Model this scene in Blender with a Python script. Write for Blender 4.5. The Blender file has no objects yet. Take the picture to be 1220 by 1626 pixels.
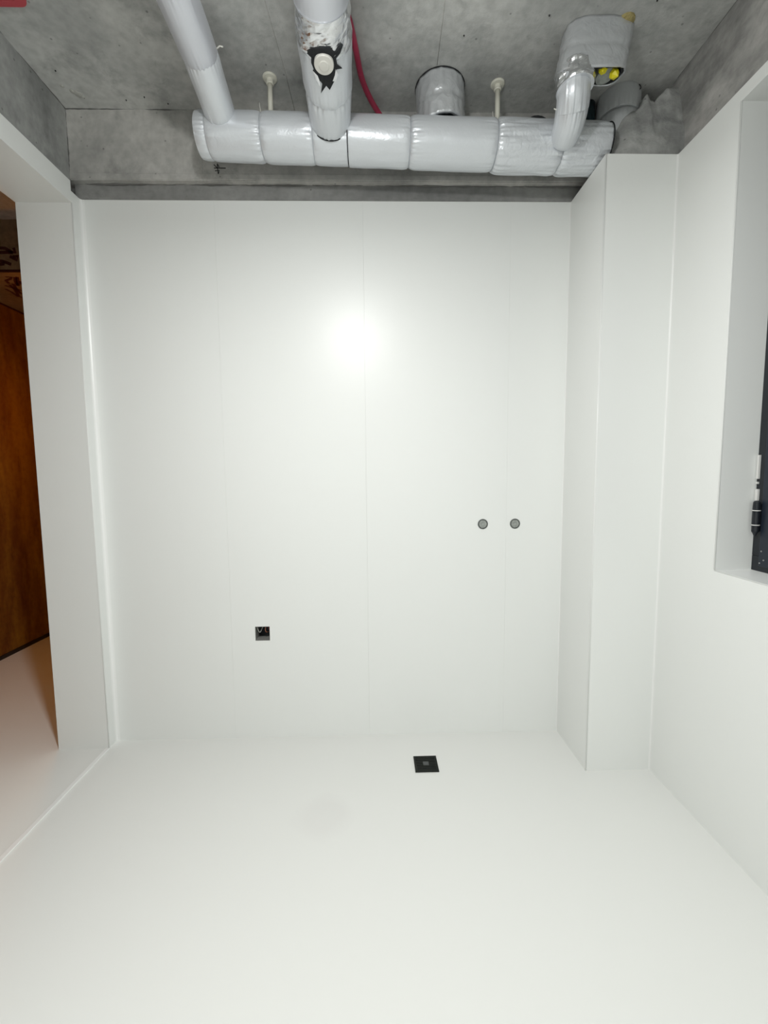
import bpy, bmesh, math, random
from mathutils import Vector, Matrix, noise

random.seed(7)
PI = math.pi
sc = bpy.context.scene
COL = sc.collection

# ------------------------------------------------------------------ camera
F_PX = 685.9
YAW, PITCH, ROLL = 0.0230, -0.0881, -0.0095
cam_d = bpy.data.cameras.new('camera')
cam = bpy.data.objects.new('camera', cam_d)
COL.objects.link(cam)
sc.camera = cam
cam_d.sensor_fit = 'HORIZONTAL'
cam_d.sensor_width = 36.0
cam_d.lens = F_PX / 1220 * 36.0
cam_d.clip_start = 0.02
fw = Vector((math.sin(YAW) * math.cos(PITCH), math.cos(YAW) * math.cos(PITCH), math.sin(PITCH)))
r0 = Vector((math.cos(YAW), -math.sin(YAW), 0))
u0 = r0.cross(fw)
rt = r0 * math.cos(ROLL) + u0 * math.sin(ROLL)
up = -r0 * math.sin(ROLL) + u0 * math.cos(ROLL)
cam.matrix_world = Matrix(((rt.x, up.x, -fw.x, 0), (rt.y, up.y, -fw.y, -1.9778), (rt.z, up.z, -fw.z, 1.25), (0, 0, 0, 1)))

# ------------------------------------------------------------------ world, lamps, exposure
w = bpy.data.worlds.new('night')
sc.world = w
w.use_nodes = True
w.node_tree.nodes['Background'].inputs[0].default_value = (0.02, 0.03, 0.05, 1)
w.node_tree.nodes['Background'].inputs[1].default_value = 0.3


def point_lamp(name, loc, watts, colour, radius):
    d = bpy.data.lights.new(name, 'POINT')
    d.energy = watts
    d.color = colour
    d.shadow_soft_size = radius
    o = bpy.data.objects.new(name, d)
    o.location = loc
    COL.objects.link(o)
    return o


def disc_lamp(name, loc, watts, colour, size):
    d = bpy.data.lights.new(name, 'AREA')
    d.shape = 'DISK'
    d.size = size
    d.energy = watts
    d.color = colour
    o = bpy.data.objects.new(name, d)
    o.location = loc
    COL.objects.link(o)
    return o


# work lamp hung from the slab a little in front of the camera: bright face down, its bulb glowing sideways too
disc_lamp('work_lamp_face', (-0.13, -1.5, 2.345), 29.5, (1.0, 1.0, 0.985), 0.14)
point_lamp('work_lamp_bulb', (-0.13, -1.5, 2.36), 18.5, (1.0, 1.0, 0.985), 0.05)
disc_lamp('hall_lamp_face', (-1.78, 0.55, 2.15), 3.2, (1.0, 0.33, 0.0), 0.14)
point_lamp('hall_soffit_fill', (-1.75, 0.95, 1.85), 4.0, (1.0, 0.33, 0.0), 0.05)  # unseen fill light, added below the hall beam to brighten its underside

sc.view_settings.view_transform = 'Standard'
sc.view_settings.look = 'None'
sc.view_settings.exposure = 0.0
sc.view_settings.gamma = 1.0
sc.view_settings.use_curve_mapping = False

# ------------------------------------------------------------------ materials
MATS = {}


def new_mat(name):
    m = bpy.data.materials.new(name)
    m.use_nodes = True
    nt = m.node_tree
    b = nt.nodes['Principled BSDF']
    MATS[name] = m
    return m, nt, b


def plain(name, col, rough=0.5, metal=0.0, bump=0.0, bscale=60.0, var=0.0, spec=0.5):
    m, nt, b = new_mat(name)
    b.inputs['Base Color'].default_value = (*col, 1)
    b.inputs['Roughness'].default_value = rough
    b.inputs['Metallic'].default_value = metal
    b.inputs['Specular IOR Level'].default_value = spec
    if bump or var:
        tc = nt.nodes.new('ShaderNodeTexCoord')
        n = nt.nodes.new('ShaderNodeTexNoise')
        n.inputs['Scale'].default_value = bscale
        n.inputs['Detail'].default_value = 4
        nt.links.new(tc.outputs['Object'], n.inputs['Vector'])
        if bump:
            bp = nt.nodes.new('ShaderNodeBump')
            bp.inputs['Strength'].default_value = bump
            bp.inputs['Distance'].default_value = 0.01
            nt.links.new(n.outputs['Fac'], bp.inputs['Height'])
            nt.links.new(bp.outputs['Normal'], b.inputs['Normal'])
        if var:
            r = nt.nodes.new('ShaderNodeValToRGB')
            r.color_ramp.elements[0].position = 0.3
            r.color_ramp.elements[1].position = 0.7
            r.color_ramp.elements[0].color = (*[c * (1 - var) for c in col], 1)
            r.color_ramp.elements[1].color = (*[min(1, c * (1 + var)) for c in col], 1)
            nt.links.new(n.outputs['Fac'], r.inputs['Fac'])
            nt.links.new(r.outputs['Color'], b.inputs['Base Color'])
    return m


def concrete(name, lo, hi, stain, stretch=(1, 1, 1), bump=0.25):
    """cast concrete: cloudy tone, streaks of grime and small pock marks"""
    m, nt, b = new_mat(name)
    L = nt.links.new
    tc = nt.nodes.new('ShaderNodeTexCoord')
    mp = nt.nodes.new('ShaderNodeMapping')
    mp.inputs['Scale'].default_value = stretch
    L(tc.outputs['Object'], mp.inputs['Vector'])
    n1 = nt.nodes.new('ShaderNodeTexNoise')
    n1.inputs['Scale'].default_value = 2.6
    n1.inputs['Detail'].default_value = 7
    n1.inputs['Roughness'].default_value = 0.62
    n1.inputs['Distortion'].default_value = 0.15
    L(mp.outputs[0], n1.inputs['Vector'])
    r1 = nt.nodes.new('ShaderNodeValToRGB')
    r1.color_ramp.elements[0].position = 0.38
    r1.color_ramp.elements[1].position = 0.62
    r1.color_ramp.elements[0].color = (*lo, 1)
    r1.color_ramp.elements[1].color = (*hi, 1)
    L(n1.outputs['Fac'], r1.inputs['Fac'])
    n2 = nt.nodes.new('ShaderNodeTexNoise')
    n2.inputs['Scale'].default_value = 7.0
    n2.inputs['Detail'].default_value = 8
    n2.inputs['Roughness'].default_value = 0.7
    n2.inputs['Distortion'].default_value = 0.25
    L(mp.outputs[0], n2.inputs['Vector'])
    r2 = nt.nodes.new('ShaderNodeValToRGB')
    r2.color_ramp.elements[0].position = 0.55
    r2.color_ramp.elements[1].position = 0.72
    r2.color_ramp.elements[0].color = (0, 0, 0, 1)
    r2.color_ramp.elements[1].color = (0.55, 0.55, 0.55, 1)
    L(n2.outputs['Fac'], r2.inputs['Fac'])
    mx = nt.nodes.new('ShaderNodeMix')
    mx.data_type = 'RGBA'
    L(r2.outputs['Color'], mx.inputs['Factor'])
    L(r1.outputs['Color'], mx.inputs['A'])
    mx.inputs['B'].default_value = (*stain, 1)
    v = nt.nodes.new('ShaderNodeTexVoronoi')
    v.inputs['Scale'].default_value = 17
    v.inputs['Randomness'].default_value = 1
    L(tc.outputs['Object'], v.inputs['Vector'])
    r3 = nt.nodes.new('ShaderNodeValToRGB')
    r3.color_ramp.elements[0].position = 0.04
    r3.color_ramp.elements[1].position = 0.085
    r3.color_ramp.elements[0].color = (0.35, 0.35, 0.35, 1)
    r3.color_ramp.elements[1].color = (1, 1, 1, 1)
    L(v.outputs['Distance'], r3.inputs['Fac'])
    mu = nt.nodes.new('ShaderNodeMix')
    mu.data_type = 'RGBA'
    mu.blend_type = 'MULTIPLY'
    mu.inputs['Factor'].default_value = 0.7
    L(mx.outputs['Result'], mu.inputs['A'])
    L(r3.outputs['Color'], mu.inputs['B'])
    n4 = nt.nodes.new('ShaderNodeTexNoise')
    n4.inputs['Scale'].default_value = 34
    n4.inputs['Detail'].default_value = 5
    L(tc.outputs['Object'], n4.inputs['Vector'])
    r4 = nt.nodes.new('ShaderNodeValToRGB')
    r4.color_ramp.elements[0].position = 0.3
    r4.color_ramp.elements[1].position = 0.62
    r4.color_ramp.elements[0].color = (0.78, 0.78, 0.78, 1)
    r4.color_ramp.elements[1].color = (1, 1, 1, 1)
    L(n4.outputs['Fac'], r4.inputs['Fac'])
    m4 = nt.nodes.new('ShaderNodeMix')
    m4.data_type = 'RGBA'
    m4.blend_type = 'MULTIPLY'
    m4.inputs['Factor'].default_value = 0.8
    L(mu.outputs['Result'], m4.inputs['A'])
    L(r4.outputs['Color'], m4.inputs['B'])
    L(m4.outputs['Result'], b.inputs['Base Color'])
    b.inputs['Roughness'].default_value = 0.8
    b.inputs['Specular IOR Level'].default_value = 0.25
    bp = nt.nodes.new('ShaderNodeBump')
    bp.inputs['Strength'].default_value = bump
    bp.inputs['Distance'].default_value = 0.02
    L(n2.outputs['Fac'], bp.inputs['Height'])
    L(bp.outputs['Normal'], b.inputs['Normal'])
    return m


def silver(name, col, bump, scale, rough=0.34, metal=0.30):
    """silver film wrapped over foam: soft sheen and fine crinkles"""
    m, nt, b = new_mat(name)
    L = nt.links.new
    b.inputs['Base Color'].default_value = (*col, 1)
    b.inputs['Metallic'].default_value = metal
    b.inputs['Roughness'].default_value = rough
    tc = nt.nodes.new('ShaderNodeTexCoord')
    n = nt.nodes.new('ShaderNodeTexNoise')
    n.inputs['Scale'].default_value = scale
    n.inputs['Detail'].default_value = 3
    n.inputs['Distortion'].default_value = 0.8
    L(tc.outputs['Object'], n.inputs['Vector'])
    bp = nt.nodes.new('ShaderNodeBump')
    bp.inputs['Strength'].default_value = bump
    bp.inputs['Distance'].default_value = 0.01
    L(n.outputs['Fac'], bp.inputs['Height'])
    L(bp.outputs['Normal'], b.inputs['Normal'])
    return m


plain('white_panel', (0.83, 0.847, 0.828), 0.36, spec=0.4)
plain('white_floor', (0.82, 0.83, 0.805), 0.6, spec=0.3)
m_, nt_, b_ = MATS['white_floor'], MATS['white_floor'].node_tree, MATS['white_floor'].node_tree.nodes['Principled BSDF']
tc_ = nt_.nodes.new('ShaderNodeTexCoord')              # one faint dried water mark
nz_ = nt_.nodes.new('ShaderNodeTexNoise')
nz_.inputs['Scale'].default_value = 9
vm_ = nt_.nodes.new('ShaderNodeVectorMath')
vm_.operation = 'DISTANCE'
vm_.inputs[1].default_value = (-0.20, -0.49, 0)
ad_ = nt_.nodes.new('ShaderNodeMath')
ad_.operation = 'MULTIPLY_ADD'
ad_.inputs[1].default_value = 0.06
rp_ = nt_.nodes.new('ShaderNodeValToRGB')
rp_.color_ramp.elements[0].position = 0.09
rp_.color_ramp.elements[1].position = 0.15
rp_.color_ramp.elements[0].color = (0.745, 0.75, 0.728, 1)
rp_.color_ramp.elements[1].color = (0.772, 0.782, 0.757, 1)
nt_.links.new(tc_.outputs['Object'], vm_.inputs[0])
nt_.links.new(tc_.outputs['Object'], nz_.inputs['Vector'])
nt_.links.new(nz_.outputs['Fac'], ad_.inputs[0])
nt_.links.new(vm_.outputs['Value'], ad_.inputs[2])
nt_.links.new(ad_.outputs['Value'], rp_.inputs['Fac'])
nt_.links.new(rp_.outputs['Color'], b_.inputs['Base Color'])
plain('white_bead', (0.86, 0.87, 0.855), 0.3)
concrete('ceiling_concrete', (0.40, 0.408, 0.397), (0.60, 0.605, 0.585), (0.22, 0.225, 0.22))
concrete('wall_concrete', (0.38, 0.378, 0.362), (0.58, 0.572, 0.545), (0.20, 0.20, 0.19))
concrete('left_concrete', (0.28, 0.287, 0.28), (0.46, 0.468, 0.455), (0.17, 0.175, 0.17), (1, 1.4, 0.7))
concrete('right_concrete', (0.26, 0.26, 0.25), (0.56, 0.55, 0.53), (0.17, 0.17, 0.165), (1, 0.8, 1.6))
concrete('mortar', (0.30, 0.305, 0.30), (0.52, 0.525, 0.51), (0.14, 0.145, 0.145), (1.6, 1.6, 1.6), 0.4)
concrete('dark_concrete', (0.21, 0.212, 0.208), (0.34, 0.34, 0.33), (0.09, 0.09, 0.09), (0.4, 1, 1))
concrete('hall_brown', (0.20, 0.065, 0.008), (0.38, 0.18, 0.016), (0.09, 0.016, 0.004), (1, 2.2, 0.6))
concrete('hall_beam', (0.20, 0.15, 0.09), (0.30, 0.22, 0.13), (0.12, 0.08, 0.04))
silver('silver_film', (0.71, 0.74, 0.775), 0.10, 55)
silver('silver_wrinkled', (0.71, 0.74, 0.775), 0.32, 42)
silver('silver_stub', (0.64, 0.66, 0.68), 0.30, 34, 0.28, 0.5)
silver('silver_smooth', (0.68, 0.70, 0.75), 0.03, 20, 0.38, 0.4)
silver('foil', (0.82, 0.83, 0.85), 0.25, 26, 0.27, 1.0)
silver('dull_wrap', (0.52, 0.54, 0.55), 0.15, 40, 0.5, 0.2)
plain('black_foam', (0.012, 0.014, 0.016), 0.85, bump=0.2)
plain('teal_foam', (0.010, 0.028, 0.036), 0.7, bump=0.2)
plain('white_plastic', (0.72, 0.71, 0.66), 0.4)
plain('cream_plastic', (0.70, 0.69, 0.60), 0.4)
plain('red_conduit', (0.42, 0.035, 0.085), 0.45, var=0.25, bscale=12)
plain('red_plastic', (0.45, 0.06, 0.075), 0.45)
plain('black_ink', (0.012, 0.012, 0.012), 0.7)
plain('red_ink', (0.055, 0.006, 0.004), 0.7)
plain('grey_steel', (0.33, 0.33, 0.31), 0.45, 0.3)
plain('grey_cap', (0.30, 0.32, 0.30), 0.5, var=0.2, bscale=90)
plain('dark_cap', (0.10, 0.11, 0.105), 0.5)
plain('drain_black', (0.009, 0.011, 0.009), 0.6, spec=0.25)
plain('drain_grey', (0.065, 0.07, 0.07), 0.4)
plain('drain_deep', (0.004, 0.004, 0.004), 0.8)
plain('frame_black', (0.010, 0.013, 0.018), 0.38)
plain('sash_navy', (0.014, 0.020, 0.032), 0.35)
plain('night_glass', (0.012, 0.018, 0.030), 0.08)
plain('joint_grime', (0.13, 0.13, 0.125), 0.9)
plain('plaster', (0.42, 0.42, 0.39), 0.8)
plain('tape_white', (0.7, 0.7, 0.68), 0.5)
plain('yellow_cap', (0.75, 0.66, 0.015), 0.4)
plain('foam_ochre', (0.35, 0.29, 0.12), 0.8, bump=0.6, bscale=80)
plain('copper_wire', (0.36, 0.13, 0.07), 0.4)
plain('red_wire', (0.20, 0.008, 0.015), 0.4)
plain('grey_wire', (0.35, 0.35, 0.32), 0.5)
plain('steel_wire', (0.5, 0.5, 0.5), 0.4, 0.8)
plain('dark_baseboard', (0.018, 0.010, 0.006), 0.6)


# ------------------------------------------------------------------ helpers
def tag(o, label, cat, group=None, kind=None):
    o['label'] = label
    o['category'] = cat
    if group:
        o['group'] = group
    if kind:
        o['kind'] = kind
    return o


def link_mesh(name, me, mat, parent=None):
    o = bpy.data.objects.new(name, me)
    COL.objects.link(o)
    if mat:
        me.materials.append(MATS[mat])
    if parent is not None:
        o.parent = parent
    return o


def thing(name, loc=(0, 0, 0)):
    o = bpy.data.objects.new(name, None)
    o.empty_display_size = 0.05
    COL.objects.link(o)
    o.location = loc
    return o


def mesh_obj(name, verts, faces, mat, parent=None, smooth=False):
    me = bpy.data.meshes.new(name)
    off = parent_off(parent)
    me.from_pydata([tuple(Vector(v) - off) for v in verts], [], faces)
    me.update()
    bm = bmesh.new()
    bm.from_mesh(me)
    bmesh.ops.recalc_face_normals(bm, faces=bm.faces)
    bm.to_mesh(me)
    bm.free()
    if smooth:
        for p in me.polygons:
            p.use_smooth = True
    return link_mesh(name, me, mat, parent)


def parent_off(parent):
    off = Vector((0, 0, 0))
    while parent is not None:
        off += parent.location
        parent = parent.parent
    return off


def boxes(name, bl, mat, parent=None, bevel=0.0):
    """bl: list of (x0,x1,y0,y1,z0,z1) world boxes joined as one mesh"""
    bm = bmesh.new()
    off = parent_off(parent)
    for (x0, x1, y0, y1, z0, z1) in bl:
        vs = [bm.verts.new(Vector((x, y, z)) - off) for x in (x0, x1) for y in (y0, y1) for z in (z0, z1)]
        for f in ((0, 1, 3, 2), (4, 6, 7, 5), (0, 4, 5, 1), (2, 3, 7, 6), (0, 2, 6, 4), (1, 5, 7, 3)):
            bm.faces.new([vs[i] for i in f])
    bmesh.ops.recalc_face_normals(bm, faces=bm.faces)
    if bevel:
        bmesh.ops.bevel(bm, geom=list(bm.edges), offset=bevel, segments=2, profile=0.5, affect='EDGES')
    me = bpy.data.meshes.new(name)
    bm.to_mesh(me)
    bm.free()
    return link_mesh(name, me, mat, parent)


def box(name, b, mat, parent=None, bevel=0.0):
    return boxes(name, [b], mat, parent, bevel)


def frames(pts):
    """rotation-minimising frames along a polyline"""
    out = []
    n = len(pts)
    t_prev = None
    u = None
    for i in range(n):
        a = pts[max(0, i - 1)]
        b = pts[min(n - 1, i + 1)]
        t = (b - a).normalized()
        if u is None:
            ref = Vector((0, 0, 1)) if abs(t.z) < 0.9 else Vector((0, 1, 0))
            u = (ref - t * ref.dot(t)).normalized()
        else:
            q = t_prev.rotation_difference(t)
            u = (q @ u)
            u = (u - t * u.dot(t)).normalized()
        out.append((t, u, t.cross(u)))
        t_prev = t
    return out


def tube(name, pts, rad, mat, parent=None, nseg=24, cap=True, squash=1.0):
    """rad: number, list or function(i, theta) -> radius"""
    pts = [Vector(p) for p in pts]
    fr = frames(pts)
    verts, faces = [], []
    for i, p in enumerate(pts):
        t, u, v = fr[i]
        for k in range(nseg):
            th = 2 * PI * k / nseg
            r = rad(i, th) if callable(rad) else (rad[i] if isinstance(rad, (list, tuple)) else rad)
            verts.append(p + u * (math.cos(th) * r) + v * (math.sin(th) * r * squash))
    for i in range(len(pts) - 1):
        for k in range(nseg):
            a = i * nseg + k
            b = i * nseg + (k + 1) % nseg
            faces.append((a, b, b + nseg, a + nseg))
    if cap:
        faces.append(tuple(range(nseg - 1, -1, -1)))
        s = (len(pts) - 1) * nseg
        faces.append(tuple(range(s, s + nseg)))
    o = mesh_obj(name, verts, faces, mat, parent)
    for p in o.data.polygons:
        p.use_smooth = len(p.vertices) == 4
    return o


def spline(ctrl, n):
    """Catmull-Rom through control points"""
    c = [Vector(p) for p in ctrl]
    c = [c[0] * 2 - c[1]] + c + [c[-1] * 2 - c[-2]]
    out = []
    segs = len(c) - 3
    for s in range(segs):
        for k in range(n):
            t = k / n
            p0, p1, p2, p3 = c[s:s + 4]
            out.append(0.5 * ((2 * p1) + (p2 - p0) * t + (2 * p0 - 5 * p1 + 4 * p2 - p3) * t * t + (3 * p1 - p0 - 3 * p2 + p3) * t ** 3))
    out.append(c[-2])
    return out


def wrap(name, a, b, ra, rb, mat, parent, seed, e0=0.07, e1=0.07, w0=0.0014, w1=0.0014, lump=0.0015, bend=None,
         nseg=120, nl=44, allover=0.0, reach=0.03):
    """one length of foam sleeve under silver film, drawn in at its taped ends, the film puckered there"""
    rnd = random.Random(seed)
    a, b = Vector(a), Vector(b)
    if bend is None:
        pts = [a.lerp(b, i / (nl - 1)) for i in range(nl)]
    else:
        pts = spline([a] + [Vector(q) for q in bend] + [b], max(4, nl // (len(bend) + 1)))
    n = len(pts)
    d = [0.0]
    for i in range(1, n):
        d.append(d[-1] + (pts[i] - pts[i - 1]).length)
    L = d[-1]
    f0 = [(rnd.randint(9, 38), rnd.uniform(0, 6.28), rnd.uniform(0.4, 1), rnd.uniform(-20, 20)) for _ in range(9)]
    f1 = [(rnd.randint(9, 38), rnd.uniform(0, 6.28), rnd.uniform(0.4, 1), rnd.uniform(-20, 20)) for _ in range(9)]
    fa = [(rnd.randint(8, 20), rnd.uniform(0, 6.28), rnd.uniform(0.4, 1), rnd.uniform(-40, 40)) for _ in range(6)]
    so = Vector((rnd.uniform(0, 50), rnd.uniform(0, 50), rnd.uniform(0, 50)))

    def rad(i, th):
        s = d[i]
        r = ra + (rb - ra) * s / L
        k0 = math.exp(-(s / 0.010) ** 1.3)
        k1 = math.exp(-((L - s) / 0.010) ** 1.3)
        x = r * (1 - e0 * k0 - e1 * k1)
        p0 = math.exp(-s / reach) * min(1, s / 0.004)
        p1 = math.exp(-(L - s) / reach) * min(1, (L - s) / 0.004)
        m0 = 0.5 + 0.5 * math.sin(2 * th + f0[0][1])
        m1 = 0.5 + 0.5 * math.sin(2 * th + f1[0][1])
        x += 1.35 * w0 * p0 * (0.4 + m0) * sum(g * math.sin(q * th + ph + c * s) for q, ph, g, c in f0) / 2.2
        x += 1.35 * w1 * p1 * (0.4 + m1) * sum(g * math.sin(q * th + ph + c * s) for q, ph, g, c in f1) / 2.2
        if allover:
            x += allover * sum(g * math.sin(q * th + ph + c * s) for q, ph, g, c in fa) / 2
        if lump:
            x += lump * noise.noise(so + Vector((math.cos(th) * 1.6, math.sin(th) * 1.6, s * 14)))
        return x
    return tube(name, pts, rad, mat, parent, nseg)


def ring(name, c, axis, r, t, mat, parent=None, nseg=48, ms=8):
    """torus of major radius r, minor radius t"""
    c, axis = Vector(c), Vector(axis).normalized()
    ref = Vector((0, 0, 1)) if abs(axis.z) < 0.9 else Vector((0, 1, 0))
    u = (ref - axis * ref.dot(axis)).normalized()
    v = axis.cross(u)
    verts, faces = [], []
    for i in range(nseg):
        a = 2 * PI * i / nseg
        e = u * math.cos(a) + v * math.sin(a)
        for k in range(ms):
            q = 2 * PI * k / ms
            verts.append(c + e * (r + t * math.cos(q)) + axis * (t * math.sin(q)))
    for i in range(nseg):
        for k in range(ms):
            faces.append((i * ms + k, i * ms + (k + 1) % ms, ((i + 1) % nseg) * ms + (k + 1) % ms, ((i + 1) % nseg) * ms + k))
    return mesh_obj(name, verts, faces, mat, parent, True)


def lathe(name, c, axis, prof, mat, parent=None, nseg=32):
    """prof: list of (radius, offset along axis)"""
    c, axis = Vector(c), Vector(axis).normalized()
    ref = Vector((0, 0, 1)) if abs(axis.z) < 0.9 else Vector((0, 1, 0))
    u = (ref - axis * ref.dot(axis)).normalized()
    v = axis.cross(u)
    verts, faces = [], []
    for r, h in prof:
        for k in range(nseg):
            a = 2 * PI * k / nseg
            verts.append(c + axis * h + (u * math.cos(a) + v * math.sin(a)) * r)
    for i in range(len(prof) - 1):
        for k in range(nseg):
            faces.append((i * nseg + k, i * nseg + (k + 1) % nseg, (i + 1) * nseg + (k + 1) % nseg, (i + 1) * nseg + k))
    faces.append(tuple(range(nseg - 1, -1, -1)))
    s = (len(prof) - 1) * nseg
    faces.append(tuple(range(s, s + nseg)))
    o = mesh_obj(name, verts, faces, mat, parent)
    return o


def strokes(name, lines, width, to3d, normal, mat, parent):
    """pen strokes: thin raised ribbons on a flat surface; lines in 2-D plane coordinates"""
    verts, faces = [], []
    nv = Vector(normal)
    for ln in lines:
        pl = [Vector(p) for p in ln]
        base = len(verts)
        n = len(pl)
        for i, p in enumerate(pl):
            d = (pl[min(n - 1, i + 1)] - pl[max(0, i - 1)]).normalized()
            s = Vector((-d.y, d.x)) * width * 0.5
            for q in (p + s, p - s):
                w3 = Vector(to3d(q.x, q.y))
                verts.append(w3 - nv * 0.001)
                verts.append(w3 + nv * 0.0008)
        for i in range(n - 1):
            k = base + 4 * i
            faces += [(k + 1, k + 3, k + 7, k + 5), (k, k + 1, k + 5, k + 4), (k + 2, k + 6, k + 7, k + 3)]
        faces += [(base, base + 2, base + 3, base + 1), (base + 4 * n - 4, base + 4 * n - 3, base + 4 * n - 1, base + 4 * n - 2)]
    return mesh_obj(name, verts, faces, mat, parent)


def cove(name, corner, dx, dy, z0, z1, mat, parent):
    """slim silicone fillet up an inside corner"""
    x, y = corner
    pr = [(x, y), (x + dx, y), (x + dx * 0.42, y + dy * 0.12), (x + dx * 0.12, y + dy * 0.42), (x, y + dy)]
    n = len(pr)
    v = [(a, b, z) for z in (z0, z1) for a, b in pr]
    f = [(i, (i + 1) % n, n + (i + 1) % n, n + i) for i in range(n)] + [tuple(range(n)), tuple(range(2 * n - 1, n - 1, -1))]
    return mesh_obj(name, v, f, mat, parent)


# ------------------------------------------------------------------ dimensions (metres)
XL, XP, XR = -1.234, 0.875, 1.147      # left face, pillar side, right face of the white cladding
YP, YJ, YW = -0.287, -0.059, -0.568    # pillar front, door jamb, window edge
H, HJ = 2.424, 2.378                   # cladding top, door head
ZC = 2.76                              # ceiling
YN = -3.1                              # wall behind the camera
XJ = -1.463                            # hall side of the door jamb
XH = -2.584                            # far wall of the hall
YD = -1.45                             # near side of the door opening
YB = -0.030                            # beam face
ZB = 2.484                             # beam underside

# ------------------------------------------------------------------ floor, ceiling
floor = box('floor', (XH - 0.2, 1.40, YN - 0.1, 3.0, -0.10, 0.0), 'white_floor')
tag(floor, 'smooth seamless off-white floor', 'floor', kind='structure')

ceil_o = box('ceiling', (XH - 0.2, 1.45, YN - 0.1, 3.0, ZC, ZC + 0.15), 'ceiling_concrete')
tag(ceil_o, 'bare grey concrete ceiling slab above the pipes', 'ceiling', kind='structure')
tube('casting_seam', [(-0.34, -1.2, ZC), (-0.331, -0.452, ZC), (-0.316, -0.2, ZC), (-0.311, YB, ZC)], 0.0014, 'wall_concrete', ceil_o, 8)
tube('casting_seam', [(0.235, -1.2, ZC), (0.247, -0.442, ZC), (0.253, -0.24, ZC)], 0.0012, 'wall_concrete', ceil_o, 8)
# left-over lump of plaster and nail stubs under the slab
for (x, y, r) in ((-1.152, -0.098, 0.017), (-1.166, -0.112, 0.012), (-1.142, -0.088, 0.009), (-1.19, -0.135, 0.008)):
    lathe('plaster_dab', (x, y, ZC + 0.002), (0, 0, -1), [(r, 0), (r * 0.8, 0.004), (r * 0.3, 0.006)], 'plaster', ceil_o, 11)
for (x, y) in ((-1.14, -0.085), (-0.98, -0.075), (-0.90, -0.09), (-1.17, -0.20), (-0.82, -0.06), (0.93, -0.47), (0.60, -0.42), (0.33, -0.35)):
    lathe('nail_stub', (x, y, ZC + 0.002), (0.1, 0.1, -1), [(0.0025, 0), (0.0025, 0.004), (0.001, 0.006)], 'black_ink', ceil_o, 8)

# ------------------------------------------------------------------ back wall
wb = boxes('wall_back', [(-1.46, -0.565, 0.022, 0.10, 0, ZC), (-0.493, 1.45, 0.022, 0.10, 0, ZC), (-0.565, -0.493, 0.022, 0.10, 0, 0.474), (-0.565, -0.493, 0.022, 0.10, 0.546, ZC), (-1.252, 1.19, -0.003, 0.022, H + 0.0005, ZC)], 'dark_concrete')
tag(wb, 'rear wall clad in plain white panels under bare concrete', 'wall', kind='structure')
bm_ = box('beam', (-1.46, 1.45, YB, 0.022, ZB, ZC), 'wall_concrete', wb)
bm_['label'] = 'bare concrete beam above the white panels'
box('casting_lip', (-1.252, 1.19, YB - 0.0025, YB + 0.002, ZB + 0.004, ZB + 0.026), 'wall_concrete', bm_, 0.001)
box('board_mark', (-0.708, -0.704, YB - 0.003, YB + 0.002, ZB + 0.018, ZC), 'wall_concrete', bm_)
SB = (-0.563, -0.495, 0.476, 0.544)    # socket opening
GAP = 0.00015
xs = [XL, -0.672, -0.034, 0.612, XP]
for i in range(4):
    a, b = xs[i] + (GAP if i else 0), xs[i + 1] - (GAP if i < 3 else 0)
    if i == 1:
        boxes('panel', [(a, SB[0], 0, 0.012, 0, H), (SB[1], b, 0, 0.012, 0, H), (SB[0], SB[1], 0, 0.012, 0, SB[2]), (SB[0], SB[1], 0, 0.012, SB[3], H)], 'white_panel', wb)
    else:
        box('panel', (a, b, 0, 0.012, 0, H), 'white_panel', wb)
for x in xs[1:4]:
    lathe('panel_clip', (x, 0.004, H - 0.002), (0, 0, 1), [(0.004, 0), (0.004, 0.006), (0.001, 0.009)], 'white_bead', wb, 8)
strokes('pen_mark', [[(-0.655, 2.548), (-0.642, 2.535)], [(-0.641, 2.552), (-0.633, 2.537)], [(-0.655, 2.534), (-0.606, 2.534)],
                     [(-0.641, 2.548), (-0.638, 2.51)], [(-0.651, 2.523), (-0.633, 2.525), (-0.638, 2.51)]], 0.0035,
        lambda x, z: (x, YB, z), (0, -1, 0), 'black_ink', bm_)

# ------------------------------------------------------------------ left wall with the door opening
wl = boxes('wall_left', [(-1.44, -1.252, YN, YB, H + 0.02, ZC), (-1.44, -1.252, YN, YD - 0.02, 0, H + 0.02)], 'left_concrete')
tag(wl, 'left wall with wide doorway, concrete above white door lining', 'wall', kind='structure')
box('panel', (XL - 0.012, XL, YJ, 0.0, 0, H), 'white_panel', wl)
box('door_jamb', (XJ, XL - 0.012, YJ, YJ + 0.012, 0, HJ + 0.01), 'white_panel', wl)
box('door_jamb', (XJ, XL - 0.012, YD - 0.012, YD, 0, HJ + 0.01), 'white_panel', wl)
box('door_head', (XJ, XL - 0.012, YD, YJ, HJ, HJ + 0.012), 'white_panel', wl)
box('lintel_panel', (XL - 0.012, XL, YD, YJ, HJ, 2.463), 'white_panel', wl)
box('panel', (XL - 0.012, XL, YN, YD, 0, H), 'white_panel', wl)
cove('silicone_bead', (XL, 0.0), 0.016, -0.012, 0.0, H, 'white_bead', wl)
tube('corner_bead', [(XL - 0.0022, YJ + 0.0022, 0), (XL - 0.0022, YJ + 0.0022, HJ)], 0.0026, 'white_bead', wl, 24)
# the solid wall behind the jamb, seen from the hall
box('jamb_core', (XJ + 0.001, XL - 0.012, YJ + 0.012, 0.10, 0, H), 'wall_concrete', wl)

th = box('trim_1', (XL - 0.014, XL + 0.006, YD, YJ - 0.001, 0.0, 0.005), 'white_bead', None, 0.002)
tag(th, 'thin bright threshold strip across the doorway floor', 'threshold', kind='structure')

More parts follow.
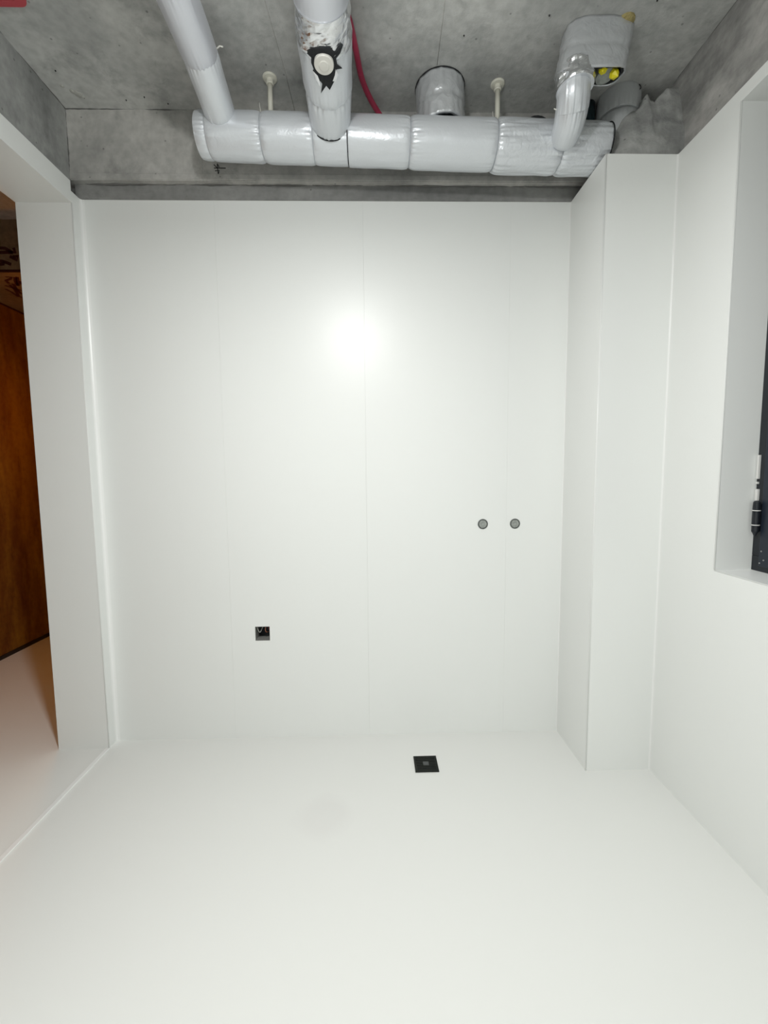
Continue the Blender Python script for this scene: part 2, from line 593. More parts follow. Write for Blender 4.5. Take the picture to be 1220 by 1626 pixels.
# ------------------------------------------------------------------ right wall with the window opening
WZ0, WZ1, WY1 = 0.916, 2.384, -1.62
wr = boxes('wall_right', [(1.190, 1.45, YN, YB, WZ1 + 0.02, ZC), (1.30, 1.45, YN, YB, 0, WZ0 - 0.02), (1.30, 1.45, YW + 0.02, YB, WZ0 - 0.02, WZ1 + 0.02), (1.30, 1.45, YN, WY1 - 0.02, WZ0 - 0.02, WZ1 + 0.02)], 'right_concrete')
tag(wr, 'right wall clad in white panels around a window recess', 'wall', kind='structure')
box('panel', (XR, XR + 0.012, YW, YP, 0, H), 'white_panel', wr)
box('panel', (XR, XR + 0.012, WY1, YW, 0, WZ0), 'white_panel', wr)
box('panel', (XR, XR + 0.012, WY1, YW, WZ1, H), 'white_panel', wr)
box('panel', (XR, XR + 0.012, YN, WY1, 0, H), 'white_panel', wr)
box('window_reveal', (XR + 0.012, 1.30, YW, YW + 0.012, WZ0 - 0.012, WZ1 + 0.012), 'white_panel', wr)
box('window_reveal', (XR + 0.012, 1.30, WY1 - 0.012, WY1, WZ0 - 0.012, WZ1 + 0.012), 'white_panel', wr)
box('window_reveal', (XR + 0.012, 1.30, WY1, YW, WZ1, WZ1 + 0.012), 'white_panel', wr)
box('window_sill', (XR + 0.012, 1.30, WY1, YW, WZ0 - 0.012, WZ0), 'white_panel', wr)
tube('corner_bead', [(XR + 0.0022, YW + 0.0022, WZ0), (XR + 0.0022, YW + 0.0022, WZ1)], 0.0026, 'white_bead', wr, 24)
tube('corner_bead', [(XR + 0.0022, WY1, WZ0 - 0.0022), (XR + 0.0022, YW, WZ0 - 0.0022)], 0.0026, 'white_bead', wr, 24)
cove('silicone_bead', (XR, YP), -0.006, -0.006, 0.0, H, 'white_bead', wr)

win = thing('window_1', (1.29, (YW + WY1) / 2, WZ0))
tag(win, 'dark framed window at the right edge, night outside', 'window', kind='structure')
FX0, FX1 = 1.273, 1.33
box('frame_rail', (FX0, FX1, WY1, YW, WZ0, WZ0 + 0.05), 'frame_black', win, 0.002)
box('frame_rail', (FX0, FX1, WY1, YW, WZ1 - 0.05, WZ1), 'frame_black', win, 0.002)
box('frame_stile', (FX0, FX1, YW - 0.028, YW, WZ0 + 0.05, WZ1 - 0.05), 'frame_black', win, 0.002)
box('frame_stile', (FX0, FX1, WY1, WY1 + 0.028, WZ0 + 0.05, WZ1 - 0.05), 'frame_black', win, 0.002)
sash = boxes('sash', [(FX0 - 0.004, FX1 - 0.01, YW - 0.10, YW - 0.030, WZ0 + 0.018, WZ1 - 0.05), (FX0 - 0.004, FX1 - 0.01, WY1 + 0.03, WY1 + 0.10, WZ0 + 0.018, WZ1 - 0.05),
                      (FX0 - 0.004, FX1 - 0.01, WY1 + 0.10, YW - 0.10, WZ0 + 0.018, WZ0 + 0.09), (FX0 - 0.004, FX1 - 0.01, WY1 + 0.10, YW - 0.10, WZ1 - 0.12, WZ1 - 0.05)], 'sash_navy', win, 0.002)
box('pane', (FX1 - 0.028, FX1 - 0.022, WY1 + 0.10, YW - 0.10, WZ0 + 0.09, WZ1 - 0.12), 'night_glass', sash)
hx, hy = FX0 - 0.014, YW - 0.022
hinge = lathe('hinge', (hx, hy, 1.045), (0, 0, 1), [(0.002, -0.014), (0.006, -0.004), (0.010, 0.004), (0.0105, 0.024), (0.0105, 0.080), (0.0095, 0.100), (0.007, 0.104)], 'frame_black', win, 20)
for z in (1.070, 1.118):
    ring('washer', (hx, hy, z), (0, 0, 1), 0.0102, 0.0018, 'tape_white', hinge, 24, 6)
box('hinge_leaf', (hx, FX0 + 0.002, hy - 0.006, hy + 0.014, 1.05, 1.14), 'frame_black', win)
for (z0, z1, wd) in ((1.150, 1.188, 0.010), (1.205, 1.212, 0.006), (1.222, 1.300, 0.0075)):
    box('tape_scrap', (FX0 - 0.0065, FX0 + 0.001, YW - 0.004 - wd, YW - 0.004, z0, z1), 'tape_white', win)
for (dy, z) in ((0.036, 0.945), (0.050, 0.957), (0.040, 0.985)):
    lathe('screw', (FX0 - 0.003, YW - dy, z), (-1, 0, 0), [(0.0025, 0), (0.0025, 0.0025), (0.001, 0.003)], 'steel_wire', win, 8)


def joint(name, a, b, r, parent, seed, n=60):
    """uneven grimy casting joint between two pours"""
    rnd = random.Random(seed)
    a, b = Vector(a), Vector(b)
    L = (b - a).length
    pts = [a.lerp(b, i / (n - 1)) + Vector([rnd.uniform(-1, 1) * r * 0.3 for _ in range(3)]) for i in range(n)]
    rr = [r * max(0.18, 0.5 + 1.1 * noise.noise(Vector((seed * 7.3, i / (n - 1) * L * 9, 0))) + rnd.uniform(-0.12, 0.12)) for i in range(n)]
    return tube(name, pts, rr, 'joint_grime', parent, 6)


joint('casting_joint', (-1.252, -1.6, ZC), (-1.252, YB, ZC), 0.0035, ceil_o, 1)
joint('casting_joint', (-1.25, YB, ZC), (-0.60, YB, ZC), 0.0035, ceil_o, 2, 40)
joint('casting_joint', (1.190, -1.6, ZC), (1.190, -0.2, ZC), 0.003, ceil_o, 3)
joint('casting_joint', (-1.252, YB, ZC), (-1.252, YB, ZB), 0.003, bm_, 4, 30)
joint('casting_joint', (-1.25, -0.006, ZB), (1.18, -0.006, ZB), 0.0055, bm_, 5, 120)

# ------------------------------------------------------------------ boxed pillar in the corner
pil = thing('wall_pillar', (XP, YP, 0))
tag(pil, 'white clad pipe boxing in the rear right corner', 'pillar', kind='structure')
box('panel', (XP, XP + 0.012, YP, 0.0, 0, H), 'white_panel', pil)
box('panel', (XP + 0.012, XR, YP, YP + 0.012, 0, H), 'white_panel', pil)
tube('corner_bead', [(XP + 0.0024, YP + 0.0024, 0), (XP + 0.0024, YP + 0.0024, H)], 0.0030, 'white_bead', pil, 24)
cove('silicone_bead', (XP, 0.0), -0.004, -0.004, 0.0, H, 'white_bead', pil)

# ------------------------------------------------------------------ wall behind the camera
wf = box('wall_front', (-1.44, 1.45, YN - 0.1, YN, 0, ZC), 'wall_concrete')
tag(wf, 'white clad wall opposite the rear wall', 'wall', kind='structure')
box('panel', (XL, XR, YN, YN + 0.012, 0, H), 'white_panel', wf)

# ------------------------------------------------------------------ hall beyond the doorway
wh = box('wall_hall', (XH - 0.1, XH, YN, 3.0, 0, ZC), 'hall_brown')
tag(wh, 'dark brown hall wall seen through the doorway', 'wall', kind='structure')
hb = box('beam', (XH, XJ, 0.753, 2.2, 2.464, ZC), 'hall_beam', wh)
hb['label'] = 'brown hall beam with red scribbles'
strokes('painted_mark', [[(-2.201, 2.601), (-2.161, 2.598), (-2.128, 2.579), (-2.105, 2.574), (-2.112, 2.601)],
                         [(-2.203, 2.574), (-2.153, 2.576), (-2.119, 2.573)], [(-2.138, 2.553), (-2.098, 2.531), (-2.09, 2.553), (-2.121, 2.55)],
                         [(-2.207, 2.528), (-2.178, 2.524), (-2.134, 2.507)], [(-2.209, 2.507), (-2.179, 2.509), (-2.175, 2.524)]],
        0.018, lambda x, z: (x, 0.753, z), (0, -1, 0), 'red_ink', hb)
strokes('painted_mark', [[(-2.58, 2.470), (-1.47, 2.470)]], 0.016, lambda x, z: (x, 0.753, z), (0, -1, 0), 'red_ink', hb)
strokes('painted_mark', [[(-2.223, 0.816), (-2.189, 0.818), (-2.219, 0.845), (-2.261, 0.865), (-2.281, 0.911)], [(-2.325, 0.935), (-2.308, 0.973), (-2.282, 1.012)],
                         [(-2.366, 0.986), (-2.367, 1.039), (-2.384, 1.107), (-2.367, 1.122)], [(-2.288, 0.923), (-2.315, 0.999), (-2.372, 1.1)],
                         [(-2.257, 0.911), (-2.302, 0.999), (-2.328, 1.066)], [(-2.171, 0.822), (-2.212, 0.874), (-2.253, 0.942)], [(-2.154, 0.816), (-2.242, 0.935)],
                         [(-2.18, 0.874), (-2.21, 0.923)]], 0.017, lambda x, y: (x, y, 2.464), (0, 0, -1), 'red_ink', hb)
strokes('painted_mark', [[(0.76, 2.458), (2.19, 2.458)]], 0.014, lambda y, z: (XH, y, z), (1, 0, 0), 'red_ink', wh)
bb = box('baseboard_hall', (XH, XH + 0.012, YN, 3.0, 0, 0.025), 'dark_baseboard')
tag(bb, 'dark strip along the foot of the brown hall wall', 'baseboard', kind='structure')
we = box('wall_hall_end', (XH, XJ, 2.9, 3.0, 0, ZC), 'hall_beam')
tag(we, 'end wall of the hall behind the doorway', 'wall', kind='structure')
wn = box('wall_hall_near', (XH, -1.44, YN - 0.1, YN, 0, ZC), 'hall_beam')
tag(wn, 'near end wall of the hall', 'wall', kind='structure')
wi = box('wall_hall_inner', (XJ, -1.40, 0.10, 2.9, 0, ZC), 'hall_beam')
tag(wi, 'hall wall backing onto the white room', 'wall', kind='structure')

# ------------------------------------------------------------------ main drain pipe
MY = -0.183


def main_axis(x):
    return Vector((x, MY, 2.549 - 0.0255 * (x + 0.65)))


mp = thing('drain_pipe', (0.1, MY, 2.53))
tag(mp, 'long horizontal drain pipe in silver wrap along the concrete beam', 'pipe')
secs = [  # x0, x1, r0, r1, material, draw-in and pucker at both ends
    (-0.652, -0.612, 0.074, 0.077, 'silver_film', 0.03, 0.06, 0.0006, 0.0012, 0.0),
    (-0.612, -0.408, 0.078, 0.079, 'silver_film', 0.06, 0.07, 0.0008, 0.0019, 0.0),
    (-0.408, -0.213, 0.080, 0.080, 'silver_film', 0.07, 0.05, 0.0008, 0.0010, 0.0),
    (-0.213, -0.084, 0.079, 0.080, 'silver_film', 0.05, 0.02, 0.0010, 0.0004, 0.0),
    (-0.084, 0.154, 0.081, 0.081, 'silver_film', 0.02, 0.08, 0.0008, 0.0020, 0.0),
    (0.154, 0.484, 0.083, 0.083, 'silver_film', 0.08, 0.08, 0.0022, 0.0022, 0.0),
    (0.484, 0.735, 0.085, 0.088, 'silver_wrinkled', 0.08, 0.08, 0.0026, 0.0028, 0.0012),
    (0.735, 0.915, 0.087, 0.084, 'silver_wrinkled', 0.10, 0.03, 0.0026, 0.0014, 0.0011),
]
for i, (x0, x1, ra, rb, m, e0, e1, w0, w1, al) in enumerate(secs):
    wrap('wrap_section', main_axis(x0), main_axis(x1), ra, rb, m, mp, 100 + i, e0, e1, w0, w1, 0.0016, allover=al, reach=0.022 if i < 6 else 0.06)
ring('seam', main_axis(-0.084), (1, 0, 0), 0.0795, 0.0016, 'black_foam', mp)
ring('seam', main_axis(0.916), (1, 0, -0.05), 0.0835, 0.0022, 'black_foam', mp)
for x in (-0.408, 0.484):
    t0 = main_axis(x) + Vector((-0.004, -0.01, 0.075))
    tube('tie_tail', [t0, t0 + Vector((-0.004, -0.004, 0.02)), t0 + Vector((-0.006, -0.004, 0.04))], 0.0014, 'white_plastic', mp, 6)
# black foam edge showing beside the short branch
lathe('foam_edge', main_axis(0.655) + Vector((0, 0.0, 0.08)), (0.3, -0.2, 1), [(0.045, -0.01), (0.04, 0.012), (0.02, 0.02)], 'black_foam', mp, 16)

# ------------------------------------------------------------------ left branch
lb = thing('branch_pipe', (-0.555, -0.6, 2.63))
tag(lb, 'slim silver branch pipe meeting the left end of the drain pipe', 'pipe', 'branch pipes under the ceiling')
wrap('wrap_section', (-0.557, -1.30, 2.667), (-0.557, -0.655, 2.645), 0.060, 0.060, 'silver_smooth', lb, 201, 0.04, 0.05, 0.0005, 0.0012, 0.001)
wrap('wrap_section', (-0.557, -0.655, 2.645), (-0.556, -0.415, 2.632), 0.061, 0.0595, 'silver_smooth', lb, 202, 0.05, 0.05, 0.0014, 0.0006, 0.001)
wrap('wrap_section', (-0.556, -0.417, 2.632), (-0.552, -0.235, 2.578), 0.0585, 0.055, 'silver_film', lb, 203, 0.04, 0.12, 0.0014, 0.0012, 0.0012)
tube('tie_tail', [(-0.499, -0.42, 2.645), (-0.488, -0.421, 2.652), (-0.478, -0.42, 2.650)], 0.0022, 'white_plastic', lb, 6)

# ------------------------------------------------------------------ middle branch with the torn cleanout
mb = thing('branch_pipe', (-0.135, -0.6, 2.585))
tag(mb, 'thick silver branch pipe torn open around a white plug', 'pipe', 'branch pipes under the ceiling')
wrap('wrap_section', (-0.122, -1.40, 2.632), (-0.133, -0.625, 2.590), 0.076, 0.078, 'silver_smooth', mb, 301, 0.03, 0.02, 0.0005, 0.0006, 0.001)
wrap('wrap_section', (-0.135, -0.555, 2.584), (-0.140, -0.368, 2.573), 0.083, 0.083, 'silver_film', mb, 303, 0.03, 0.09, 0.0012, 0.0015, 0.003)
wrap('wrap_section', (-0.140, -0.370, 2.573), (-0.147, -0.236, 2.556), 0.080, 0.075, 'silver_film', mb, 304, 0.05, 0.10, 0.0016, 0.0014, 0.0012)
ring('seam', (-0.147, -0.243, 2.556), (-0.05, 1, -0.13), 0.0715, 0.002, 'black_foam', mb)


def crumpled(name, a, b, ra, rb, mat, parent, amp, seed, n=26, ns=110, f=30, squash=1.0):
    a, b = Vector(a), Vector(b)
    so = Vector((seed * 3.1, seed * 1.7, seed))

    def rad(i, th):
        s = i / (n - 1)
        r = ra + (rb - ra) * s
        p = Vector((math.cos(th) * r * f, math.sin(th) * r * f, s * (b - a).length * f)) + so
        c = noise.cell_vector(p * 0.9)
        rg = noise.noise(p) + 0.6 * abs(noise.noise(p * 2.1)) + 0.18 * (c.x - 0.5)
        fade = min(1, s / 0.12, (1 - s) / 0.12)
        return r + amp * rg * fade
    o = tube(name, [a.lerp(b, i / (n - 1)) for i in range(n)], rad, mat, parent, ns, True, squash)
    for q in o.data.polygons:
        q.use_smooth = False
    return o


crumpled('foil_collar', (-0.1325, -0.640, 2.590), (-0.1355, -0.535, 2.583), 0.0795, 0.0835, 'foil', mb, 0.0085, 3, 18, 56, 24)


def tube_patch(name, axis_a, axis_b, r, s0, lat0, shape, mat, parent, thick=0.003, grow=1.0):
    """a jagged patch lying on the underside of a pipe; shape: (lateral, along) metres"""
    a, b = Vector(axis_a), Vector(axis_b)
    shape = [(l * grow, s * grow) for l, s in shape]
    t = (b - a).normalized()
    side = Vector((1, 0, 0))
    side = (side - t * side.dot(t)).normalized()
    dn = -(side.cross(t)).normalized()
    if dn.z > 0:
        dn = -dn

    def surf(l, s, off):
        ang = (lat0 + l) / r
        return a + t * (s0 + s) + (dn * math.cos(ang) + side * math.sin(ang)) * (r + off)
    verts, faces = [], []
    n = len(shape)
    ringk = (0.0, 0.5, 1.0)
    cx = sum(p[0] for p in shape) / n
    cy = sum(p[1] for p in shape) / n
    verts.append(surf(cx, cy, thick))
    for k in ringk[1:]:
        for (l, s) in shape:
            verts.append(surf(cx + (l - cx) * k, cy + (s - cy) * k, thick if k < 1 else thick * 0.8))
    for (l, s) in shape:
        verts.append(surf(l, s, -0.004))
    for i in range(n):
        j = (i + 1) % n
        faces.append((0, 1 + i, 1 + j))
        faces.append((1 + i, 1 + n + i, 1 + n + j, 1 + j))
        faces.append((1 + n + i, 1 + 2 * n + i, 1 + 2 * n + j, 1 + n + j))
    return mesh_obj(name, verts, faces, mat, parent)


ax_a, ax_b = (-0.135, -0.555, 2.584), (-0.140, -0.368, 2.573)
torn = tube_patch('torn_opening', ax_a, ax_b, 0.084, 0.027, 0.002,
                  [(-0.030, -0.036), (-0.012, -0.044), (0.006, -0.045), (0.016, -0.042), (0.026, -0.030), (0.050, -0.036), (0.040, -0.022), (0.028, -0.018), (0.030, 0.002),
                   (0.044, 0.018), (0.028, 0.012), (0.024, 0.034), (0.006, 0.062), (-0.002, 0.050), (-0.018, 0.074), (-0.012, 0.046), (-0.028, 0.024), (-0.036, 0.000), (-0.034, -0.016), (-0.052, -0.018)],
                  'black_foam', mb, 0.003, 1.22)
torn['label'] = 'torn black edged hole in the silver wrap'
pl = lathe('cleanout_plug', (-0.137, -0.543, 2.504), (0, -0.10, -1), [(0.029, 0), (0.030, 0.012), (0.028, 0.015), (0.016, 0.0155), (0.014, 0.0175), (0.004, 0.018)], 'white_plastic', torn, 32)
for q in pl.data.polygons:
    q.use_smooth = False
# curled tongues of film round the tear
for sh in ([(-0.040, 0.020), (-0.026, 0.030), (-0.020, 0.050), (-0.022, 0.066), (-0.036, 0.045)], [(0.018, 0.045), (0.026, 0.028), (0.030, 0.010), (0.038, 0.030), (0.030, 0.050)]):
    tube_patch('film_flap', ax_a, ax_b, 0.084, 0.027, 0.002, sh, 'foil', torn, 0.006)

# ------------------------------------------------------------------ flanged hanger rods
def hanger(x, y, ZR, label):
    h = thing('hanger_rod', (x, y, ZC))
    tag(h, label, 'rod', 'hanger rods over the drain pipe')
    lathe('flange', (x, y, ZC + 0.001), (0, 0, -1), [(0.027, 0), (0.027, 0.004), (0.024, 0.007), (0.013, 0.009), (0.013, 0.020)], 'cream_plastic', h, 28)
    tube('rod', [(x, y, ZC - 0.015), (x, y - 0.002, ZR)], 0.0095, 'cream_plastic', h, 16)
    ring('nut', (x, y, ZC - 0.022), (0, 0, 1), 0.011, 0.004, 'cream_plastic', h, 16, 6)


hanger(-0.379, -0.180, 2.626, 'cream hanger rod between the slim and the thick branch pipe')
hanger(0.501, -0.165, 2.610, 'cream hanger rod right of the round ceiling sleeve')

# ------------------------------------------------------------------ round sleeve above the drain pipe
def shell(name, top, bot, outline, thick, mat, parent, nz=18, jag=0.0, seed=1, wrinkle=0.0008, tilt=0.0):
    """open-ended wall of sheet: outline(th) -> (x, y) offset; hollow with real thickness"""
    top, bot = Vector(top), Vector(bot)
    N = 96
    rnd = random.Random(seed)
    ph = [rnd.uniform(0, 6.28) for _ in range(4)]
    so = Vector((seed, seed * 2, 0))
    verts, faces = [], []
    for side in (0, 1):
        for i in range(nz):
            s = i / (nz - 1)
            for k in range(N):
                th_ = 2 * PI * k / N
                x, y = outline(th_)
                d = Vector((x, y, 0))
                L = d.length
                band = -0.004 * math.exp(-((s - 0.52) / 0.05) ** 2)
                rr = L + band + wrinkle * 2.2 * noise.noise(so + Vector((math.cos(th_) * 5, math.sin(th_) * 5, s * 6)))
                if side:
                    rr -= thick
                z = jag * s * (math.sin(th_ * 2 + ph[0]) + 0.5 * math.sin(th_ * 3 + ph[1])) + tilt * s * (y + 0.06)
                verts.append(top.lerp(bot, s) + d.normalized() * rr + Vector((0, 0, z)))
    M = nz * N
    for i in range(nz - 1):
        for k in range(N):
            k2 = (k + 1) % N
            faces.append((i * N + k, i * N + k2, (i + 1) * N + k2, (i + 1) * N + k))
            faces.append((M + i * N + k, M + (i + 1) * N + k, M + (i + 1) * N + k2, M + i * N + k2))
    for k in range(N):
        k2 = (k + 1) % N
        e = (nz - 1) * N
        faces.append((e + k, e + k2, M + e + k2, M + e + k))
        faces.append((k, M + k, M + k2, k2))
    return mesh_obj(name, verts, faces, mat, parent, True)


rs = thing('ceiling_sleeve', (0.278, -0.142, ZC))
tag(rs, 'round silver wrapped sleeve hanging from the ceiling behind the drain pipe', 'pipe', 'wrapped sleeves under the ceiling')
shell('wrap', (0.278, -0.142, ZC), (0.284, -0.137, 2.607), lambda t: (0.0945 * math.cos(t), 0.0945 * math.sin(t)), 0.012, 'silver_stub', rs, 18, 0.003, 5, 0.0015)
lathe('inner_pipe', (0.283, -0.138, ZC), (0, 0, -1), [(0.068, 0), (0.068, 0.12), (0.05, 0.125)], 'teal_foam', rs, 32)
ring('rim', (0.278, -0.142, ZC - 0.002), (0, 0, 1), 0.0955, 0.002, 'black_foam', rs)
tube('tie_tail', [(0.188, -0.15, 2.645), (0.17, -0.16, 2.63), (0.158, -0.17, 2.612)], 0.0012, 'white_plastic', rs, 6)

# ------------------------------------------------------------------ oval sleeve with yellow-capped stubs
os_ = thing('ceiling_sleeve', (0.785, -0.36, ZC))
tag(os_, 'oval silver wrapped sleeve with yellow tips showing in its open bottom', 'pipe', 'wrapped sleeves under the ceiling')


def oval(t):
    a, b, n = 0.116, 0.060, 2.9
    c, s = math.cos(t), math.sin(t)
    return (a * math.copysign(abs(c) ** (2 / n), c), b * math.copysign(abs(s) ** (2 / n), s))


shell('wrap', (0.790, -0.365, ZC), (0.765, -0.370, 2.600), oval, 0.006, 'silver_stub', os_, 22, 0.004, 9, 0.0012, 0.30)
shell('dark_lining', (0.790, -0.365, ZC - 0.002), (0.766, -0.370, 2.603), lambda t: (oval(t)[0] * 0.94, oval(t)[1] * 0.89), 0.010, 'black_foam', os_, 12, 0.004, 9, 0.0004, 0.30)  # black shell added so the sleeve's inside reads as shaded
lathe('foam_filler', (0.865, -0.405, ZC + 0.002), (0.1, 0, -1), [(0.03, 0), (0.028, 0.008), (0.015, 0.014)], 'foam_ochre', os_, 14)
box('inner_wall', (0.69, 0.85, -0.34, -0.33, 2.64, ZC), 'black_foam', os_)
stub = lathe('inner_stub', (0.812, -0.368, 2.665), (0.1, -0.1, -1), [(0.028, 0), (0.030, 0.02), (0.030, 0.052), (0.020, 0.056)], 'grey_cap', os_, 24)
stub['label'] = 'grey stub end inside the sleeve'
for (x, y, z, dx) in ((0.792, -0.408, 2.606, -0.3), (0.842, -0.395, 2.602, 0.25)):
    c_ = lathe('yellow_tip', (x, y, z), (dx, -0.5, -0.7), [(0.016, -0.012), (0.014, 0.0), (0.006, 0.010), (0.002, 0.016)], 'yellow_cap', os_, 7)
    c_['label'] = 'yellow plastic tip'

# ------------------------------------------------------------------ short branch from the oval sleeve to the drain pipe
sb = thing('branch_pipe', (0.70, -0.33, 2.55))
tag(sb, 'short bent silver branch dropping from the oval sleeve into the drain pipe', 'pipe', 'branch pipes under the ceiling')
crumpled('foil_collar', (0.706, -0.376, 2.640), (0.711, -0.378, 2.568), 0.050, 0.061, 'foil', sb, 0.013, 8, 15, 46, 26)
crumpled('foil_scrap', (0.715, -0.398, 2.618), (0.762, -0.402, 2.612), 0.016, 0.013, 'foil', sb, 0.010, 11, 10, 22, 40)
wrap('wrap_section', (0.708, -0.376, 2.605), (0.7185, -0.343, 2.525), 0.053, 0.0555, 'silver_film', sb, 401, 0.05, 0.035, 0.0012, 0.0014, 0.001, bend=[(0.710, -0.371, 2.558)], nl=32)
wrap('wrap_section', (0.7165, -0.348, 2.534), (0.728, -0.250, 2.494), 0.0555, 0.050, 'silver_film', sb, 402, 0.035, 0.12, 0.0014, 0.0008, 0.001, bend=[(0.722, -0.314, 2.508)], nl=34)
tube('tie_tail', [(0.668, -0.345, 2.53), (0.660, -0.345, 2.528), (0.653, -0.344, 2.532)], 0.002, 'white_plastic', sb, 6)

# ------------------------------------------------------------------ soil stack above the pillar, cement round it
st = thing('stack_pipe', (1.008, -0.115, 2.30))
tag(st, 'grey wrapped vertical stack rising from the pillar to the ceiling', 'pipe')
wrap('wrap_section', (1.008, -0.112, 2.30), (1.008, -0.112, 2.668), 0.080, 0.080, 'dull_wrap', st, 501, 0.02, 0.05, 0.0005, 0.0012, 0.0015)
wrap('wrap_section', (1.008, -0.112, 2.666), (1.012, -0.108, ZC), 0.083, 0.080, 'dull_wrap', st, 502, 0.04, 0.04, 0.0012, 0.0010, 0.0015)

dp = tube('foam_lagged_pipe', [(0.895, -0.075, 2.60), (0.898, -0.072, 2.68), (0.900, -0.070, ZC)], [0.030, 0.032, 0.031], 'teal_foam')
tag(dp, 'dark teal foam pipe beside the grey stack', 'pipe')

cp_profile = [(0.905, 2.44), (0.94, 2.53), (0.985, 2.615), (1.01, 2.640), (1.035, 2.645), (1.050, 2.655), (1.060, 2.690), (1.072, 2.698), (1.084, 2.672), (1.100, 2.668), (1.125, 2.700), (1.15, 2.715), (1.205, 2.722)]


def prof(x):
    for (a, za), (b, zb) in zip(cp_profile, cp_profile[1:]):
        if x <= b:
            return za + (zb - za) * (x - a) / (b - a)
    return cp_profile[-1][1]


NX, NZ = 60, 34
vv, ff = [], []
for layer in (0, 1):
    for j in range(NZ):
        for i in range(NX):
            x = 0.905 + (1.200 - 0.905) * i / (NX - 1)
            s = j / (NZ - 1)
            zt = prof(x) + 0.006 * noise.noise(Vector((x * 60, 3, 0)))
            z = 2.36 + (zt - 2.36) * s
            dx = max(0, (1.09 - x) / 0.185)
            y = -0.262 + 0.055 * s * s + 0.03 * dx * s + 0.007 * noise.noise(Vector((x * 16, z * 16, 1))) + 0.002 * noise.noise(Vector((x * 70, z * 70, 5)))
            if layer:
                y = -0.04 if x > 1.075 else min(-0.04, y + 0.05)
            vv.append((x, max(y, -0.272), z))
S = NX * NZ
for j in range(NZ - 1):
    for i in range(NX - 1):
        a = j * NX + i
        ff.append((a, a + 1, a + NX + 1, a + NX))
        ff.append((S + a, S + a + NX, S + a + NX + 1, S + a + 1))
for i in range(NX - 1):
    e = (NZ - 1) * NX + i
    ff.append((e, e + 1, S + e + 1, S + e))
    ff.append((i, S + i, S + i + 1, i + 1))
for j in range(NZ - 1):
    a = j * NX
    ff.append((a, a + NX, S + a + NX, S + a))
    a = j * NX + NX - 1
    ff.append((a, S + a, S + a + NX, a + NX))
cm = mesh_obj('cement_lump', vv, ff, 'mortar', None, True)
tag(cm, 'rough smeared cement lump between the stack and right wall', 'cement')
ww = tube('binding_wire', spline([(1.035, -0.165, ZC), (1.037, -0.17, 2.735), (1.045, -0.175, 2.745), (1.055, -0.175, 2.755), (1.062, -0.175, 2.745), (1.055, -0.172, 2.735)], 6), 0.0018, 'black_ink', None, 6)
tag(ww, 'bent black wire hook under the ceiling above the stack', 'wire')

# ------------------------------------------------------------------ red conduit and red box rim on the ceiling
rc = tube('conduit', spline([(-0.085, -0.80, 2.715), (-0.082, -0.53, 2.715), (-0.060, -0.42, 2.725), (-0.047, -0.33, 2.735), (-0.028, -0.21, 2.738), (0.005, -0.12, 2.735), (0.044, -0.05, 2.730)], 8), 0.0105, 'red_conduit', None, 14)
tag(rc, 'crimson flexible conduit running beside the thick branch pipe', 'conduit')
rb_pts = []
x0, x1, y0, y1, rr = -1.24, -1.078, -0.60, -0.432, 0.03
for cx, cy, a0 in ((x1 - rr, y1 - rr, 0), (x0 + rr, y1 - rr, 90), (x0 + rr, y0 + rr, 180), (x1 - rr, y0 + rr, 270)):
    for k in range(7):
        a = math.radians(a0 + 15 * k)
        rb_pts.append((cx + rr * math.cos(a), cy + rr * math.sin(a)))
vv, ff = [], []
n = len(rb_pts)
ccx, ccy = (x0 + x1) / 2, (y0 + y1) / 2
for sft, z in ((0, ZC), (0, ZC - 0.012), (0.018, ZC - 0.012), (0.018, ZC)):
    for (x, y) in rb_pts:
        kx = (abs(x - ccx) - sft) / abs(x - ccx)
        ky = (abs(y - ccy) - sft) / abs(y - ccy)
        vv.append((ccx + (x - ccx) * kx, ccy + (y - ccy) * ky, z))
for l in range(4):
    for i in range(n):
        j = (i + 1) % n
        m = (l + 1) % 4
        ff.append((l * n + i, l * n + j, m * n + j, m * n + i))
rj = mesh_obj('junction_box', vv, ff, 'red_plastic')
tag(rj, 'red plastic box rim set in the ceiling at the top left', 'junction box')

# ------------------------------------------------------------------ socket box with wires in the rear wall
sk = thing('socket_box', ((SB[0] + SB[1]) / 2, 0, SB[2]))
tag(sk, 'open steel socket box with loose wires in the rear wall', 'socket box')
a, b, c, d = SB
DP = 0.065
boxes('back_box', [(a - 0.001, a + 0.001, 0.001, DP, c, d), (b - 0.001, b + 0.001, 0.001, DP, c, d), (a, b, 0.001, DP, c - 0.001, c + 0.001), (a, b, 0.001, DP, d - 0.001, d + 0.001)], 'grey_steel', sk)
box('back_plate', (a, b, DP - 0.002, DP, c, d), 'black_foam', sk)
tube('wire', spline([(a + 0.006, 0.012, d - 0.004), (a + 0.010, 0.014, d - 0.02), (a + 0.018, 0.02, d - 0.034), (a + 0.03, 0.03, d - 0.008)], 5), 0.0018, 'grey_wire', sk, 8)
tube('wire', spline([(b - 0.020, 0.02, d - 0.003), (b - 0.024, 0.016, d - 0.015), (b - 0.022, 0.02, d - 0.033), (b - 0.016, 0.04, d - 0.04)], 5), 0.0018, 'copper_wire', sk, 8)
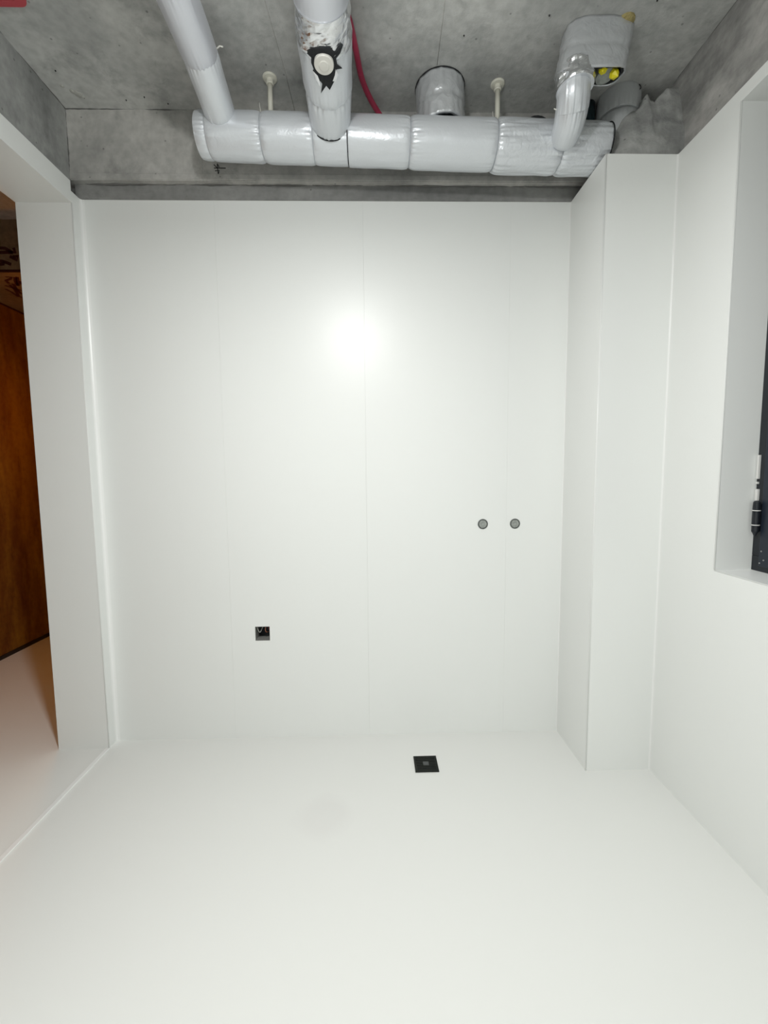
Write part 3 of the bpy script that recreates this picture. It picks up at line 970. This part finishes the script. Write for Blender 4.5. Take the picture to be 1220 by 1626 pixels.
tube('wire', spline([(b - 0.008, 0.02, d - 0.003), (b - 0.009, 0.016, d - 0.014), (b - 0.006, 0.03, d - 0.03)], 5), 0.0016, 'red_wire', sk, 8)

# ------------------------------------------------------------------ capped water outlets
for x, lab in ((0.503, 'round grey pipe cap in the rear wall, farther from the pillar'), (0.653, 'round grey pipe cap in the rear wall, nearer the pillar')):
    oc = thing('pipe_cap', (x, 0, 1.014))
    tag(oc, lab, 'pipe cap', 'capped water outlets in the rear wall')
    lathe('collar', (x, 0.002, 1.014), (0, -1, 0), [(0.0235, 0), (0.0235, 0.004), (0.0195, 0.005), (0.0185, 0.002)], 'dark_cap', oc, 36)
    p_ = lathe('plug', (x, 0.002, 1.014), (0, -1, 0), [(0.0185, 0), (0.0180, 0.0045), (0.009, 0.006), (0.008, 0.0045), (0.003, 0.0045)], 'grey_cap', oc, 28)

# ------------------------------------------------------------------ floor drain
fd = thing('floor_drain', (0.211, -0.222, 0))
tag(fd, 'small square black floor drain near the rear wall', 'drain')
x0, x1, y0, y1 = 0.161, 0.261, -0.2725, -0.1715
boxes('frame', [(x0, x1, y0, y0 + 0.008, 0, 0.004), (x0, x1, y1 - 0.008, y1, 0, 0.004), (x0, x0 + 0.008, y0 + 0.008, y1 - 0.008, 0, 0.004), (x1 - 0.008, x1, y0 + 0.008, y1 - 0.008, 0, 0.004)], 'drain_black', fd)
box('tray', (x0 + 0.008, x1 - 0.008, y0 + 0.008, y1 - 0.008, 0.0, 0.0008), 'drain_deep', fd)
ns = 8
pitch = (y1 - y0 - 0.016) / ns
first = None
for k in range(ns):
    yy = y0 + 0.008 + pitch * k
    if first is None:
        first = box('slat', (x0 + 0.0085, x1 - 0.0085, yy + 0.0015, yy + pitch - 0.0015, 0.0005, 0.0038), 'drain_black', fd)
    else:
        o = first.copy()
        COL.objects.link(o)
        o.location = first.location + Vector((0, pitch * k, 0))
bd = box('centre_plate', (0.199, 0.223, -0.233, -0.211, 0.0036, 0.0048), 'drain_grey', fd)
